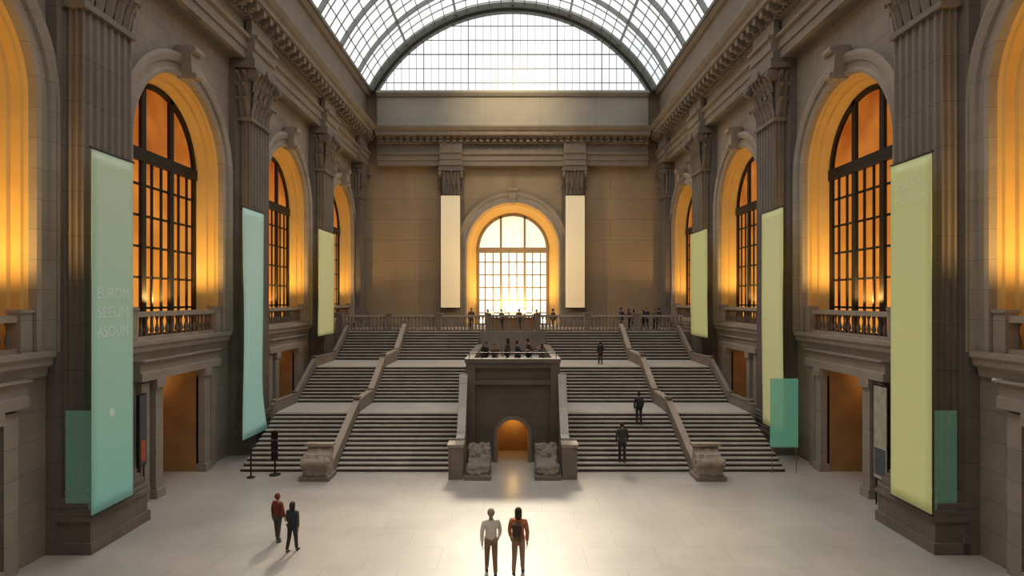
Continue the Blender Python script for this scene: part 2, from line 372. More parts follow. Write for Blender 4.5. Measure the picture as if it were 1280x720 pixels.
lamp('attic_sun_fill','SPOT',(0,46.5,29.5),4200,(1,.76,.42),.0,(0,.85,-.35),spot_size=math.radians(80),spot_blend=1)  # unseen spot added to stand in for warm sunlight on the attic
# ------------------------------------------------------------------ pilasters (local: wall plane x=0, facing +x)
def leaf(mb,base,out,side,w,h):
    base=Vector(base);o=Vector(out);sd=Vector(side);rings=[]
    for (u,zz,ww) in ((0,0,.8),(.05,.35,1),(.12,.7,.9),(.26,.95,.6),(.36,.9,.35),(.36,.78,.1)):
        c=base+o*u+Vector((0,0,zz*h)); rings.append([tuple(c-sd*w*ww),tuple(c+o*.05),tuple(c+sd*w*ww),tuple(c-o*.04)])
    mb.loft(rings,True,True)
def make_pilaster(z0,label,group):
    t=thing('pilaster',label,'pilaster',(0,0,z0),group=group)
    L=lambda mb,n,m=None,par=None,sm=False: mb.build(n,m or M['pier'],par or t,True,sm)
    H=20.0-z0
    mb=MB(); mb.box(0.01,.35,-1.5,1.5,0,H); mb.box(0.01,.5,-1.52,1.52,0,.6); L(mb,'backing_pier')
    mb=MB()
    for (x,yh,a,b) in ((1.42,1.52,0,.35),(1.35,1.45,.35,1.0),(1.42,1.52,1.0,1.15),(1.36,1.47,1.15,1.3)): mb.box(.3,x,-yh,yh,a,b)
    L(mb,'pedestal')
    mb=MB()
    for (x,yh,a,b) in ((1.25,1.42,1.3,1.55),(1.18,1.36,1.55,1.7),(1.08,1.28,1.7,1.85)): mb.box(.3,x,-yh,yh,a,b)
    L(mb,'base_moulding')
    pts=[(.3,-1.2)]
    def flute_line(a,b,n):
        a=Vector(a);b=Vector(b);d=(b-a); out=[]
        for k in range(n):
            u0=(k+.18)/n; u1=(k+.82)/n
            for q in range(5):
                u=u0+(u1-u0)*q/4; out.append((a+d*u,.09*math.sin(PI*q/4)))
        return out
    for p,dep in flute_line((.32,-1.2),(.95,-1.2),3): pts.append((p.x,p.y+dep))
    pts.append((.95,-1.2))
    for p,dep in flute_line((.95,-1.2),(.95,1.2),7): pts.append((p.x-dep,p.y))
    pts.append((.95,1.2))
    for p,dep in flute_line((.95,1.2),(.32,1.2),3): pts.append((p.x,p.y-dep))
    pts.append((.3,1.2))
    mb=MB(); mb.loft([[(x,y,1.85) for x,y in pts],[(x,y,H-3.1) for x,y in pts]],True,True); L(mb,'shaft')
    zc=H-3.1
    cap=MB(); cap.box(.3,1.06,-1.3,1.3,zc,zc+.2)
    rings=[]
    for (x,yh,z) in ((.9,1.15,.2),(.92,1.17,1.4),(1.0,1.25,2.2),(1.15,1.4,2.6)): rings.append([(.3,-yh,zc+z),(x,-yh,zc+z),(x,yh,zc+z),(.3,yh,zc+z)])
    cap.loft(rings,True,True); cap.box(.3,1.35,-1.6,1.6,zc+2.6,zc+2.85); cap.box(.3,1.3,-1.5,1.5,zc+2.85,zc+3.1)
    co=L(cap,'capital')
    for row,(zz,h,n,e) in enumerate(((.2,1.0,5,0),(.85,1.05,4,.06),(1.5,1.0,5,.08))):
        for k in range(n):
            lm=MB(); yy=-1.15+2.3*(k+.5)/n; leaf(lm,(.93+e,yy,zc+zz),(1.3,0,0),(0,1,0),.22,h); lm.build('acanthus_leaf',M['pier'],co,True)
        for sd in (-1,1):
            for xx in (.45,.8):
                lm=MB(); leaf(lm,(xx,sd*(1.17+e),zc+zz),(0,sd*1.25,0),(1,0,0),.17,h); lm.build('acanthus_leaf',M['pier'],co,True)
    for sd in (-1,1):
        vm=MB()
        for r_ in (0,1):
            vm.tube((1.2+.14*r_,sd*(1.34+.06*r_)-.14,zc+2.3-.02*r_),(1.2+.14*r_,sd*(1.34+.06*r_)+.14,zc+2.3-.02*r_),.3-.1*r_,12)
        vm.build('volute',M['pier'],co,True)
    vm=MB(); vm.tube((1.0,0,zc+2.72),(1.45,0,zc+2.72),.22,10)
    vm.build('rosette',M['pier'],co,True)
    return t
pl=None
PLAB={(-1,20.1):'fluted dark stone pilaster behind the tall banner fading to aqua',(1,20.1):'fluted dark stone pilaster behind the largest lemon banner',
(-1,32.1):'fluted dark stone pilaster behind the light aqua banner',(1,32.1):'fluted dark stone pilaster behind the lemon banner with mint panel below',
(-1,44.1):'fluted dark stone pilaster behind the small lemon banner, left side of stairs',(1,44.1):'fluted dark stone pilaster behind the small lemon banner, right side of stairs'}
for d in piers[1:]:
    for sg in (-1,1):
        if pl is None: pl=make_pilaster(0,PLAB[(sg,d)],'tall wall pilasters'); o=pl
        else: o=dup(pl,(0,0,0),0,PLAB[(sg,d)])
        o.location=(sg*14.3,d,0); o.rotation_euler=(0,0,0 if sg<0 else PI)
pf=make_pilaster(5.4,'pilaster on the end wall behind the left cream banner','end wall pilasters'); pf.location=(-5.6,56,5.4); pf.rotation_euler=(0,0,-PI/2); pf.scale=(.8,.72,1)
dup(pf,(5.6,56,5.4),-PI/2,'pilaster on the end wall behind the right cream banner')
dup(pf,(-14.3,54.8,5.4),0,'corner pilaster where the left wall meets the end wall','corner pilasters')
dup(pf,(14.3,54.8,5.4),PI,'corner pilaster where the right wall meets the end wall','corner pilasters')
# ------------------------------------------------------------------ stairs
FL=[(27.6,32.0,0,1.9,13),(35.0,38.5,1.9,3.6,11),(42.6,46.2,3.6,5.4,10)]
XR=[(-12.38,-8.36,'far left'),(-8.04,-2.55,'left of the central block'),(2.55,8.04,'right of the central block'),(8.36,12.38,'far right')]
FN=['lower','middle','upper']
for fi,(d0,d1,z0,z1,n) in enumerate(FL):
    for (x0,x1,xn) in XR:
        t=thing('stair_flight','%s flight of stone steps, %s'%(FN[fi],xn),'staircase',((x0+x1)/2,d0,z0),group='stair flights')
        rn=(d1-d0)/n; rs=(z1-z0)/n
        for k in range(n):
            y0=d0+k*rn; za=z0+k*rs; zb=za+rs; y1=d1
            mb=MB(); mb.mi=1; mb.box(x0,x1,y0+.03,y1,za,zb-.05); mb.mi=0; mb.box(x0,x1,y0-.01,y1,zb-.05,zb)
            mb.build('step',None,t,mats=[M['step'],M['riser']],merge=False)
for k,(sg,nm) in enumerate(((-1,'left'),(1,'right'))):
    mb=MB(); mb.box(sg*2.25,sg*12.4,32.0,35.0,0,1.9); mb.box(sg*2.25,sg*12.4,35.0,38.5,0,1.9)
    tag(mb.build('stair_landing',M['land']),'first wide landing on the %s half of the stairs'%nm,'landing',kind='structure')
mb=MB(); mb.box(-12.4,12.4,38.5,42.6,0,3.6); mb.box(-12.4,12.4,42.6,46.2,0,3.6)
tag(mb.build('stair_landing',M['land']),'second wide landing reaching across behind the central block','landing',kind='structure')
mb=MB(); mb.box(-14.3,14.3,46.2,56.0,0,5.4)
tag(mb.build('upper_terrace',M['para']),'upper terrace floor below the end wall','terrace',kind='structure')
def parapet(xa,xb,h,label,start=0,group='sloping stair parapets',cm_='cope'):
    allp=[]
    for (d0,d1,z0,z1,n) in FL: allp+=[(d0,z0),(d1,z1)]
    line=allp[start:]
    d00=line[0][0]-.35
    t=thing('stair_parapet',label,'parapet',((xa+xb)/2,d00,0),group=group)
    zf=line[0][1]
    pts=[(d00,0),(d00,zf+h*.95)]+[(d,z+h+(.1 if i%2==0 else .05)) for i,(d,z) in enumerate(line)]+[(46.4,5.4+h),(46.4,0)]
    fn=lambda p,q:(q,p[0],p[1])
    mb=MB(); mb.prism(pts,fn,xa,xb); mb.build('wall',M['para'],t)
    top=pts[1:-1]; mb=MB()
    poly=top+[(p[0],p[1]+.1) for p in reversed(top)]
    mb.prism(poly,fn,xa-.03,xb+.03); mb.build('coping',M[cm_],t)
    for i,(d,z) in enumerate(line[(0 if start else 1):]):
        mb=MB(); mb.box(xa-.02,xb+.02,d-.16,d+.16,z,z+h+.2); mb.box(xa-.03,xb+.03,d-.2,d+.2,z+h+.2,z+h+.27); mb.build('post',M['para'],t)
parapet(-8.33,-8.07,.55,'sloping stone parapet between the far left steps and left steps')
parapet(8.07,8.33,.55,'sloping stone parapet between the right steps and far right steps')
parapet(-12.62,-12.44,.4,'outermost sloping stone parapet beside the left wall',1,cm_='para')
parapet(12.44,12.62,.4,'outermost sloping stone parapet beside the right wall',1,cm_='para')
def scroll_block(xa,xb,label):
    t=thing('stone_pedestal',label,'pedestal',((xa+xb)/2,26.7,0),group='carved pedestals at the foot of the stairs')
    mb=MB(); mb.box(xa-.05,xb+.05,26.1,27.24,0,.18); mb.build('plinth',M['para'],t)
    c=[]
    for k in range(17):
        a=k/16; c.append((27.15-.95*a-.06*math.sin(a*12),1.36-.5*a**1.6+.09*math.sin(a*9)))
    mb=MB(); mb.prism([(27.15,.18)]+c+[(26.2,.18)],lambda p,q:(q,p[0],p[1]),xa+.04,xb-.04); roughen(mb.build('carved_body',M['cope'],t))
    mb=MB(); mb.tube((xa-.03,26.32,.72),(xb+.03,26.32,.72),.22,14); roughen(mb.build('scroll',M['cope'],t),.05,.1)
    mb=MB(); mb.box(xa-.03,xb+.03,26.8,27.2,1.34,1.46); mb.build('cap',M['cope'],t)
scroll_block(-9.15,-7.95,'rough carved stone pedestal at the foot of the left stair parapet')
scroll_block(7.95,9.15,'rough carved stone pedestal at the foot of the right stair parapet')
# central block
t=thing('central_block','massive dark stone block with arched doorway between the two stair flights','stone block',(0,29.3,0))
mb=MB(); wall_open(mb,Pfar,-2.25,2.25,0,4.75,29.3,[(0,.74,0,1.3,True)])
mb.face([(-2.25,29.3,0),(-2.25,38.5,0),(-2.25,38.5,4.75),(-2.25,29.3,4.75)]); mb.face([(2.25,29.3,0),(2.25,38.5,0),(2.25,38.5,4.75),(2.25,29.3,4.75)])
mb.face([(-2.25,38.5,0),(2.25,38.5,0),(2.25,38.5,4.0),(-2.25,38.5,4.0)])
mb.box(-2.24,-1.95,29.6,38.45,3.9,4.75); mb.box(1.95,2.24,29.6,38.45,3.9,4.75); mb.box(-2.24,2.24,29.32,29.6,3.9,4.75); mb.box(-2.24,2.24,29.4,38.45,3.7,3.9)
mb.build('body',M['block'],t)
mb=MB(); pts=prof(0,.74,0,1.3); mb.loft([[(s,29.3,z) for s,z in pts],[(s,31.5,z) for s,z in pts]]); mb.face([(s,31.5,z) for s,z in pts]); mb.build('doorway',M['orange_room'],t)
mb=MB(); ringbar(mb,Pfar,0,.74,.92,0,1.3,29.2,29.32); mb.build('door_arch',M['para'],t)
mb=MB(); mb.box(-2.3,2.3,29.0,29.65,4.8,4.98); mb.box(-2.3,-1.9,29.65,38.5,4.8,4.98); mb.box(1.9,2.3,29.65,38.5,4.8,4.98); mb.build('coping',M['block'],t)
for x0,x1 in ((-2.25,-1.8),(1.8,2.25)):
    mb=MB(); mb.box(x0,x1,29.05,29.3,0,4.8); mb.build('corner_pier',M['block'],t)
mb=MB(); mb.box(-1.8,1.8,29.12,29.3,3.75,3.95); mb.box(-1.8,1.8,29.08,29.3,4.55,4.8); mb.build('ledge',M['block'],t)
mb=MB(); mb.tube((-2.1,29.4,5.25),(2.1,29.4,5.25),.025)
for k in range(8): mb.tube((-2.1+.6*k,29.4,4.98),(-2.1+.6*k,29.4,5.25),.02,6)
mb.build('railing',M['iron'],t)
lamp('doorway_lamp','POINT',(0,30.9,1.7),18,(1,.62,.18),.25)
for sg,nm in ((-1,'left'),(1,'right')):
    w=thing('sloping_stone_wing','long pale-topped sloping stone wing on the %s side of the arched doorway'%nm,'stone wing',(sg*2.4,28.2,0),group='stone wings')
    pts=[(27.2,0),(27.2,1.5),(27.55,1.6),(28.3,2.65),(29.0,4.15),(29.0,0)]
    mb=MB(); mb.prism(pts,lambda p,q:(q,p[0],p[1]),sg*2.2,sg*2.5); mb.build('body',M['cope'],w)
    tp=pts[1:5]; mb=MB(); mb.prism(tp+[(a,b+.12) for a,b in reversed(tp)],lambda p,q:(q,p[0],p[1]),sg*2.16,sg*2.54); mb.build('coping',M['land'],w)
    w=thing('scroll_console','rough curved stone console block at %s foot of the arched doorway'%nm,'console',(sg*1.6,27,0),group='scroll consoles')
    c=[]
    for k in range(19):
        a=k/18; c.append((27.95-1.6*a, 1.28-.95*a**1.05+.13*math.sin(a*9)))
    mb=MB(); mb.prism([(27.95,.05)]+c+[(26.35,.05)],lambda p,q:(q,p[0],p[1]),sg*1.0,sg*2.02); roughen(mb.build('body',M['para'],w),.05,.26)
    mb=MB(); mb.tube((sg*.98,26.6,.40),(sg*2.04,26.6,.40),.22,14); roughen(mb.build('scroll',M['para'],w),.05,.16)
    mb=MB(); mb.box(sg*.95,sg*2.1,26.25,27.15,0,.18); mb.build('base',M['para'],w)
    w=thing('stone_pedestal','plain square stone pedestal at the %s foot of the central block'%nm,'pedestal',(sg*2.5,26.8,0),group='square pedestals of the central block')
    mb=MB(); mb.box(sg*2.16,sg*2.8,26.4,27.18,0,1.4); mb.build('body',M['para'],w)
    mb=MB(); mb.box(sg*2.13,sg*2.85,26.35,27.19,1.4,1.52); mb.build('cap',M['cope'],w)
# terrace balustrade segments
fb2=[None]
SEG=['far left','left','inner left','middle','inner right','right','far right']
for k in range(7):
    x0=-13.3+3.8*k; x1=x0+3.8
    t=thing('terrace_balustrade','%s section of the balustrade along the upper terrace edge'%SEG[k],'balustrade',((x0+x1)/2,46.7,5.4),group='terrace balustrade sections')
    mb=MB(); mb.box(x0+.2,x1-.27,46.6,46.8,6.5,6.65); mb.build('top_rail',M['cope'],t)
    mb=MB(); mb.box(x0+.2,x1-.27,46.6,46.8,5.4,5.52); mb.build('bottom_rail',M['para'],t)
    mb=MB(); mb.box(x0-.2,x0+.2,46.5,46.9,5.4,6.7); mb.box(x0-.26,x0+.26,46.44,46.96,6.7,6.8); mb.build('post',M['para'],t)
    add_balusters(t,[(x0+.4+(3.0)*q/11,46.7,5.52) for q in range(12)],M['para'],fb2,.98,.085)
# ------------------------------------------------------------------ banners
def text_mesh(s,size,m,parent,loc,rot,width):
    cu=bpy.data.curves.new('lettering','FONT'); cu.body=s; cu.size=size; cu.align_x='CENTER'
    tmp=bpy.data.objects.new('tmp',cu); C.objects.link(tmp); bpy.context.view_layer.update()
    me=bpy.data.meshes.new_from_object(tmp.evaluated_get(bpy.context.evaluated_depsgraph_get()))
    bpy.data.objects.remove(tmp); me.materials.clear(); me.materials.append(m)
    for p in me.polygons: p.use_smooth=False
    xs=[v.co.x for v in me.vertices]; w=max(xs)-min(xs)
    o=bpy.data.objects.new('lettering',me); C.objects.link(o); o.parent=parent; o.location=loc; o.rotation_euler=rot; o.scale=(width/w,1,1); return o
def banner(sg,d0,d1,z0,z1,m,label,X=12.75,wave=.04,curl=0,txt=None,tm=None):
    dc=(d0+d1)/2; t=thing('banner',label,'banner',(sg*X,dc,z0),group='hanging exhibition banners')
    mb=MB(); rings=[]; nz=30; ny=6
    for k in range(nz+1):
        u=k/nz; z=z1+(z0-z1)*u
        off=wave*math.sin(u*5)*u; w=1-curl*.22*math.sin(PI*min(1,u*1.02)**1.5); sh=curl*.5*(max(0,u-.75)/.25)**1.5
        bulge=0 if txt else .03
        row=[]
        for q in range(ny+1):
            v=q/ny; y=dc+(d1-d0)*(v-.5)*w+sh*(.3+v)
            row.append((sg*(X-off-bulge*math.sin(v*PI)*u-curl*1.3*max(0,u-.85)*v),y,z))
        rings.append(row)
    mb.loft(rings); o=mb.build('cloth',m,t,smooth=True); s=o.modifiers.new('s','SOLIDIFY'); s.thickness=.012; s.offset=0
    mb=MB(); mb.tube((sg*X,d0-.06,z1+.02),(sg*X,d1+.06,z1+.02),.035)
    mb.build('top_rod',M['iron'],t)
    if not curl:
        mb=MB(); mb.tube((sg*X,d0-.03,z0-.01),(sg*X,d1+.03,z0-.01),.03); mb.build('bottom_rod',M['iron'],t)
    for y in (dc-.3,dc+.3):
        mb=MB(); mb.tube((sg*X,y,z1+.02),(sg*13.34,y+.2,z1+.06),.03); mb.build('bracket',M['iron'],t)
    if txt:
        for (s_,zz,sz,w_) in txt:
            text_mesh(s_,sz,tm,t,(-sg*.012,0,zz-z0),(PI/2,0,PI/2 if sg<0 else -PI/2),w_)
    return t
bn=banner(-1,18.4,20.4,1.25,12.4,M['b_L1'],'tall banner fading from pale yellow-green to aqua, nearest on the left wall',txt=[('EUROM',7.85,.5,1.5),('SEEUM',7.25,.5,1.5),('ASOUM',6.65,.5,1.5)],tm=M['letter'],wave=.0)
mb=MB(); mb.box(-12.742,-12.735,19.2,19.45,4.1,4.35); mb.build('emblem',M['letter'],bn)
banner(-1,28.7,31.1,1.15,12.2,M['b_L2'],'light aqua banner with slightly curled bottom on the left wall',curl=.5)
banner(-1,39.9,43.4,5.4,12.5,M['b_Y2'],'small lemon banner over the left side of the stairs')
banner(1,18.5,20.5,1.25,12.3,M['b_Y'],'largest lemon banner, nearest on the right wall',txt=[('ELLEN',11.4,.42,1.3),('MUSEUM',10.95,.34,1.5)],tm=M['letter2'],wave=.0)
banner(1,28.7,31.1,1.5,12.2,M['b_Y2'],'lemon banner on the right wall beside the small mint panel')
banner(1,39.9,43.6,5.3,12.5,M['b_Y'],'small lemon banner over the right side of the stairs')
for sg,nm in ((-1,'left'),(1,'right')):
    t=thing('banner','narrow cream banner to the %s of the bright end window'%nm,'banner',(sg*5.6,54.6,7.1),group='cream banners on the end wall')
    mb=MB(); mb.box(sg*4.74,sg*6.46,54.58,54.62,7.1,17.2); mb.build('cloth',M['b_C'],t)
    mb=MB(); mb.tube((sg*4.69,54.6,17.22),(sg*6.51,54.6,17.22),.05); mb.build('top_rod',M['iron'],t)
    mb=MB(); mb.tube((sg*4.69,54.6,7.08),(sg*6.51,54.6,7.08),.05); mb.build('bottom_rod',M['iron'],t)
    for q in (5.0,6.2):
        mb=MB(); mb.tube((sg*q,54.6,17.22),(sg*q,55.25,17.22),.04); mb.build('bracket',M['iron'],t)
def panel(sg,x0,x1,y,z0,z1,m,label,legs=False):
    t=thing('acrylic_panel',label,'panel',(sg*(x0+x1)/2,y,0 if legs else z0),group='tinted acrylic panels')
    mb=MB(); mb.box(sg*x0,sg*x1,y-.015,y+.015,z0+.04,z1); mb.build('sheet',m,t)
    mb=MB(); mb.box(sg*x0,sg*x1,y-.04,y+.04,z0,z0+.05); mb.build('foot_rail',M['steel'],t)
    if legs:
        for x in (x0+.08,x1-.08):
            mb=MB(); mb.tube((sg*x,y,0),(sg*x,y,z0),.02); mb.build('leg',M['steel'],t)
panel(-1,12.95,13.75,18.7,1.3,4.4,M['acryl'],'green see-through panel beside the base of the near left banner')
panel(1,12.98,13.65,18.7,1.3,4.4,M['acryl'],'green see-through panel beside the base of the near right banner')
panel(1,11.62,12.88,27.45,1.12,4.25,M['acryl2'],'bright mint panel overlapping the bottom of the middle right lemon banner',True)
# posters, stand, camera
def poster(sg,d0,d1,z0,z1,m,label,strip):
    t=thing('poster_board',label,'poster',(sg*13.85,(d0+d1)/2,0))
    mb=MB(); mb.box(sg*13.9,sg*13.82,d0,d1,z0,z1); mb.build('frame',M['iron'],t)
    mb=MB(); mb.box(sg*13.82,sg*13.8,d0+.06,d1-.06,z0+.06,z1-.06); mb.build('sheet',m,t)
    mb=MB(); mb.box(sg*13.8,sg*13.79,d0+.12,d1-.12,z0+.2,z0+.2+(z1-z0)*.28); mb.build('printed_block',strip,t)
    for y in (d0+.1,d1-.1):
        mb=MB(); mb.tube((sg*13.87,y,0),(sg*13.87,y,z0+.1),.03); mb.build('leg',M['iron'],t)
poster(-1,22.45,22.95,1.6,4.3,M['darkpaper'],'dark poster with a red block beside the left doorway',M['red'])
poster(1,22.4,23.3,1.0,4.6,M['paper'],'tall brown picture poster beside the right doorway',M['darkpaper'])
t=thing('signpost','slim dark sign stand at the foot of the far left steps','signpost',(-10.6,27.1,0))
mb=MB(); mb.lathe([(.25,0),(.25,.04),(.05,.07)],(-10.6,27.1,0),14); mb.build('foot',M['iron'],t)
mb=MB(); mb.tube((-10.6,27.1,.05),(-10.6,27.1,2.0),.04); mb.build('pole',M['iron'],t)
for z in (1.6,1.15,.7):
    mb=MB(); mb.box(-10.75,-10.45,27.03,27.07,z,z+.35); mb.build('sign_plate',M['iron'],t)
t=thing('barrier_post','short thin dark barrier post left of the sign stand','post',(-11.5,26.7,0))
mb=MB(); mb.lathe([(.18,0),(.18,.03),(.04,.06)],(-11.5,26.7,0),14); mb.build('foot',M['iron'],t)
mb=MB(); mb.tube((-11.5,26.7,.05),(-11.5,26.7,1.2),.035); mb.build('pole',M['iron'],t)
mb=MB(); mb.lathe([(.05,0),(.07,.04),(.05,.09),(.02,.11)],(-11.5,26.7,1.2),12); mb.build('knob',M['iron'],t)
t=thing('security_camera','tiny white security camera below the nearest right window ledge','camera',(14.1,17.6,5.5))
mb=MB(); mb.box(14.0,14.3,17.55,17.65,5.45,5.52); mb.build('bracket',M['white'],t)
mb=MB(); mb.tube((14.0,17.7,5.48),(13.93,17.45,5.43),.055,12); mb.build('housing',M['white'],t)
mb=MB(); mb.tube((13.93,17.45,5.43),(13.922,17.42,5.424),.04,12); mb.build('lens',M['iron'],t)
# information desk and lamps on terrace
t=thing('information_desk','long wooden desk on the terrace before the bright window','desk',(0,50,5.4))
mb=MB(); mb.box(-2.0,2.0,49.7,50.3,5.4,6.3); mb.build('body',M['wood'],t)
mb=MB(); mb.box(-2.1,2.1,49.6,50.4,6.3,6.37); mb.build('desktop',M['wood'],t)
l0=None
for k,x in enumerate((-1.8,-.9,.9,1.8)):
    lab=['leftmost','second from left','second from right','rightmost'][k]+' warm lit lamp on the terrace desk'
    if l0 is None:
        l0=thing('table_lamp',lab,'lamp',(x,50,6.37),group='lamps on the terrace desk')
        mb=MB(); mb.lathe([(.12,0),(.12,.03),(.02,.05),(.02,.35)]); mb.build('stand',M['iron'],l0,True)
        mb=MB(); mb.lathe([(.2,.32),(.12,.6)],n=14); mb.build('shade',M['lampglow'],l0,True)
    else: dup(l0,(x,50,6.37),0,lab)
# ------------------------------------------------------------------ people
def skin(verts,edges,radii,m,name,sub=1,root=0):
    bm=bmesh.new(); lay=bm.verts.layers.skin.verify(); vs=[bm.verts.new(v) for v in verts]
    for v,r in zip(vs,radii):
        v[lay].radius=(r,r) if not isinstance(r,tuple) else r
    vs[root][lay].use_root=True
    for a,b in edges: bm.edges.new((vs[a],vs[b]))
    me=bpy.data.meshes.new('t'); bm.to_mesh(me); bm.free()
    o=bpy.data.objects.new('t',me); C.objects.link(o)
    s=o.modifiers.new('s','SKIN'); s.use_smooth_shade=True
    q=o.modifiers.new('u','SUBSURF'); q.levels=sub; q.render_levels=sub
    bpy.context.view_layer.update()
    e=bpy.data.meshes.new_from_object(o.evaluated_get(bpy.context.evaluated_depsgraph_get())); e.name=name
    bpy.data.objects.remove(o); e.materials.clear(); e.materials.append(m)
    for p in e.polygons: p.use_smooth=True
    return e
SKINM=mat('skin_tone',(.42,.24,.16),.5)
def person_parts(la,ra,lk,rk,lsw,rsw,elb,coat=.0,longhair=False):
    rad=math.radians
    def leg(sd,a,k):
        hip=Vector((sd*.095,0,.92)); a=rad(a); kn=hip+Vector((0,math.sin(a),-math.cos(a)))*.43; b=a-rad(k)
        an=kn+Vector((0,math.sin(b),-math.cos(b)))*.42; return hip,kn,an
    L=leg(-1,la,lk); Rr=leg(1,ra,rk); dz=.075-min(L[2].z,Rr[2].z)
    def arm(sd,a):
        sh=Vector((sd*.195,0,1.42)); a=rad(a); el=sh+Vector((sd*.06,math.sin(a)*.28,-math.cos(a)*.28)); b=a+rad(elb)
        wr=el+Vector((sd*-.01,math.sin(b)*.25,-math.cos(b)*.25)); d=Vector((0,math.sin(b),-math.cos(b))); hd=wr+d*.07; return sh,el,wr,hd,d
    AL=arm(-1,lsw); AR=arm(1,rsw)
    up=Vector((0,0,dz))
    V=[];E=[];Rd=[]
    def add(p,r,par=None):
        V.append(tuple(Vector(p)+up)); Rd.append(r)
        if par is not None: E.append((par,len(V)-1))
        return len(V)-1
    pv=add((0,0,.96),.12); sp=add((0,0,1.14),.105,pv); ch=add((0,0,1.34),.12,sp); nb=add((0,-.005,1.46),.062,ch); nk=add((0,.005,1.53),.05,nb)
    jw=add((0,.03,1.585),.066,nk); fc=add((0,.02,1.645),.085,jw); tp=add((0,.0,1.70),.075,fc)
    add((0,.12,1.63),.013,fc); add((-.088,.0,1.635),.014,fc); add((.088,.0,1.635),.014,fc)
    for A,sd in ((AL,-1),(AR,1)):
        s=add(A[0],.052,ch); e=add(A[1],.042,s); w=add(A[2],.028,e); h=add(A[3],.034,w); d=A[4]
        for q,(o_,ln) in enumerate(((-.03,.07),(-.01,.085),(.011,.08),(.03,.062))):
            k1=add(A[3]+d*.035+Vector((0,o_,0)),.0095,h); add(A[3]+d*(.035+ln)+Vector((-sd*.02,o_*1.2,0)),.008,k1)
        k1=add(A[3]+Vector((-sd*.015,.04,-.0)),.011,h); add(A[3]+d*.05+Vector((-sd*.02,.06,0)),.009,k1)
    for G,sd in ((L,-1),(Rr,1)):
        hp=add(G[0],.085,pv); kn=add(G[1],.055,hp); an=add(G[2],.038,kn); add(G[2]+Vector((0,.13,-.045)),.03,an)
    out={}
    out['body']=skin(V,E,Rd,SKINM,'body')
    V.clear();E.clear();Rd.clear()
    hem=.84-coat
    a0=add((0,0,1.0),(.175,.13)); add((0,0,hem),(.175,.135),a0); a1=add((0,0,1.18),(.16,.12),a0); a2=add((0,0,1.36),(.18,.13),a1); add((0,0,1.47),.085,a2)
    for A in (AL,AR):
        s=add(A[0],.078,a2); e=add(A[1],.062,s); add(A[2],.048,e)
    out['jacket']=skin(V,E,Rd,M['white'],'jacket')
    V.clear();E.clear();Rd.clear()
    a0=add((0,0,.97),(.15,.115))
    for G in (L,Rr):
        hp=add(G[0],.105,a0); kn=add(G[1],.075,hp); add(G[2]+Vector((0,0,.01)),.058,kn)
    out['trousers']=skin(V,E,Rd,M['white'],'trousers')
    for nm,G in (('shoe1',L),('shoe2',Rr)):
        V.clear();E.clear();Rd.clear(); a=add(G[2]+Vector((0,0,-.005)),.045); b=add(G[2]+Vector((0,.08,-.035)),.04,a); add(G[2]+Vector((0,.17,-.045)),.03,b); c=add(G[2]+Vector((0,-.04,-.035)),.038,a)
        out[nm]=skin(V,E,Rd,M['iron'],'shoe')
    bm=bmesh.new(); bmesh.ops.create_uvsphere(bm,u_segments=16,v_segments=12,radius=1)
    for v in bm.verts: v.co=Vector((v.co.x*.1,v.co.y*.112-.01,v.co.z*.115+1.68+dz))
    for v in bm.verts:
        if v.co.y>.045 and v.co.z<1.71+dz: v.co.y=.045
        if longhair and v.co.z<1.66+dz and v.co.y<.03: v.co.z-=.12
    me=bpy.data.meshes.new('hair'); bm.to_mesh(me); bm.free(); me.materials.append(M['iron'])
    for p in me.polygons: p.use_smooth=True
    out['hair']=me
    for q,sd in ((1,-1),(2,1)):
        mb=MB(); mb.lathe([(.004,-.01),(.012,0),(.004,.01)],(sd*.032,.099,1.655+dz),8)
        o=mb.build('eye',M['iron'],None,True); out['eye%d'%q]=o.data; bpy.data.objects.remove(o)
    mb=MB(); mb.box(-.025,.025,.088,.1,1.588+dz,1.596+dz); o=mb.build('mouth',M['red'],None,True); out['mouth']=o.data; bpy.data.objects.remove(o)
    return out
POSES=[person_parts(4,-4,0,3,-4,6,12),
       person_parts(14,-10,4,14,-14,16,18),
       person_parts(36,-6,58,4,-12,24,30),
       person_parts(3,-3,0,0,8,30,75,.12),
       person_parts(-8,9,10,3,10,-10,15,.08,True)]
cm={}
def col(c):
    if c not in cm: cm[c]=mat('cloth_%d'%len(cm),c,.8,0,.2,20)
    return cm[c]
def person(label,x,y,z,h,rz,pose,jc,tc,hc=(.03,.02,.015),group=None,bag=None,cap=None):
    t=thing('person',label,'person',(x,y,z),rz,group); s=h/1.76; t.scale=(s,s,s)
    for k,me in POSES[pose].items():
        nm={'shoe1':'shoe','shoe2':'shoe','eye1':'eye','eye2':'eye'}.get(k,k)
        o=bpy.data.objects.new(nm,me); C.objects.link(o); o.parent=t
        c={'jacket':jc,'trousers':tc,'hair':hc,'shoe':(.03,.025,.02)}.get(nm)
        if c: o.material_slots[0].link='OBJECT'; o.material_slots[0].material=col(c)
    if bag:
        mb=MB(); mb.box(-.13,.13,-.28,-.13,1.05,1.42); o=mb.build('backpack',col(bag),t,True); b=o.modifiers.new('b','BEVEL'); b.width=.06; b.segments=3
    return t
K=(.025,.025,.03)
person('person in pale grey jacket facing the stairs, left of the centre pair',-.62,17.3,0,1.86,.15,1,(.66,.62,.56),(.22,.13,.07),(.25,.2,.15))
person('person in rust jacket with dark backpack, right of the centre pair',.16,17.35,0,1.86,-.2,4,(.42,.14,.045),(.30,.20,.12),bag=(.06,.03,.02))
person('person in dark red jacket on the left of the hall',-7.58,19.6,0,1.55,-.5,0,(.20,.03,.02),(.06,.05,.05),(.16,.02,.015))
person('person in dark teal jacket just in front of the person in red',-6.83,18.85,0,1.53,-.3,4,(.03,.045,.05),K)
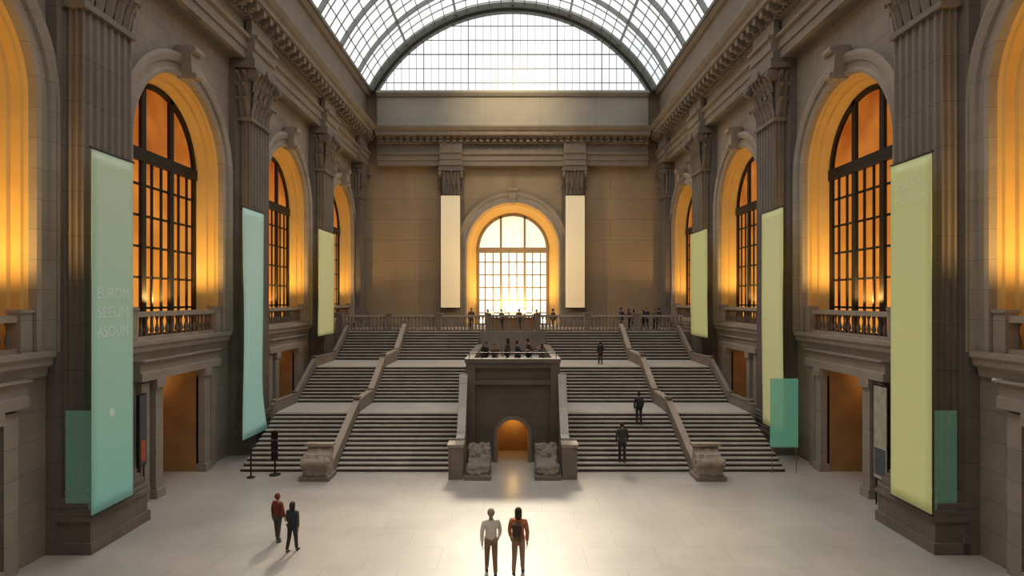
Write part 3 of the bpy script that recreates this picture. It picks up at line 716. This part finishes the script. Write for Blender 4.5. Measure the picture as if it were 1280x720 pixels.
person('person in black on the second landing',5.7,39.6,3.6,1.5,.4,0,K,K)
person('person in black climbing near the top of the lower right steps',6.4,30.87,1.462,1.65,.2,0,K,K,bag=K)
person('person in dark coat at the bottom of the lower right steps',5.05,28.1,.292,1.85,.1,0,(.04,.04,.045),K)
cols=[K,(.09,.05,.03),(.08,.07,.06),(.03,.04,.05),(.11,.05,.025),(.06,.05,.045)]
nml=['first','second','third','fourth','fifth','sixth','seventh','eighth']
for k in range(6):
    x=(-1.5,-.95,-.3,.25,.85,1.45)[k]
    person('%s visitor from the left standing on the central block behind its parapet'%nml[k],x,32.5+(-1)**k*random.uniform(.3,1.5),3.9,random.uniform(1.6,1.85),random.uniform(0,6),random.choice((0,3,4)),cols[k%6],K,group='visitors on the central block')
for k in range(7):
    person('%s visitor from the left behind the right end of the terrace balustrade'%nml[k],8.6+.5*k+random.uniform(-.04,.04),47.9+(-1)**k*.5,5.4,random.uniform(1.6,1.8),random.uniform(0,6),random.choice((0,3,4)),cols[(k*5)%4 if k%3 else 0],K,group='visitors on the right of the terrace')
for k in range(6):
    x=(-3.3,-2.0,-.9,.5,1.9,3.2)[k]
    person('%s visitor from the left in front of the bright end window'%nml[k],x,48.4+random.uniform(-.3,.6),5.4,random.uniform(1.6,1.75),random.uniform(0,6),random.choice((0,3)),cols[(k+1)%6],K,group='visitors before the bright window')
# ------------------------------------------------------------------ light & world
w=bpy.data.worlds.new('World'); bpy.context.scene.world=w; w.use_nodes=True; nt=w.node_tree; bg=nt.nodes['Background']
tc=nt.nodes.new('ShaderNodeTexCoord'); n=nt.nodes.new('ShaderNodeTexNoise'); n.inputs['Scale'].default_value=3; n.inputs['Detail'].default_value=4
r=nt.nodes.new('ShaderNodeValToRGB'); r.color_ramp.elements[0].position=.3; r.color_ramp.elements[0].color=(.52,.60,.66,1); r.color_ramp.elements[1].position=.6; r.color_ramp.elements[1].color=(1,.97,.93,1)
nt.links.new(tc.outputs['Generated'],n.inputs['Vector']); nt.links.new(n.outputs['Fac'],r.inputs[0]); nt.links.new(r.outputs[0],bg.inputs['Color']); bg.inputs['Strength'].default_value=1.25
lamp('sky_glow','SUN',(0,30,60),1.5,(1,.965,.91),rot=(0,-.35,-1),angle=math.radians(80))
lamp('sky_fill','SUN',(0,0,60),.8,(1,.93,.83),rot=(0,.75,-1),angle=math.radians(80))
lamp('sun_shaft','SPOT',(0,85,57.4),8.5e5,(1,.88,.70),5.5,(0,19-85,-57.4),spot_size=math.radians(12.5),spot_blend=1.0)
# ------------------------------------------------------------------ camera
cd=bpy.data.cameras.new('camera'); cd.sensor_width=36; cd.lens=36*F/1280; cd.shift_y=15/1280; cd.shift_x=-1/1280
co=bpy.data.objects.new('camera',cd); C.objects.link(co); co.location=(0,0,CZ); co.rotation_euler=(PI/2,0,0)
cd.clip_end=400
bpy.context.scene.camera=co
vs=bpy.context.scene.view_settings; vs.view_transform='Standard'; vs.exposure=.28
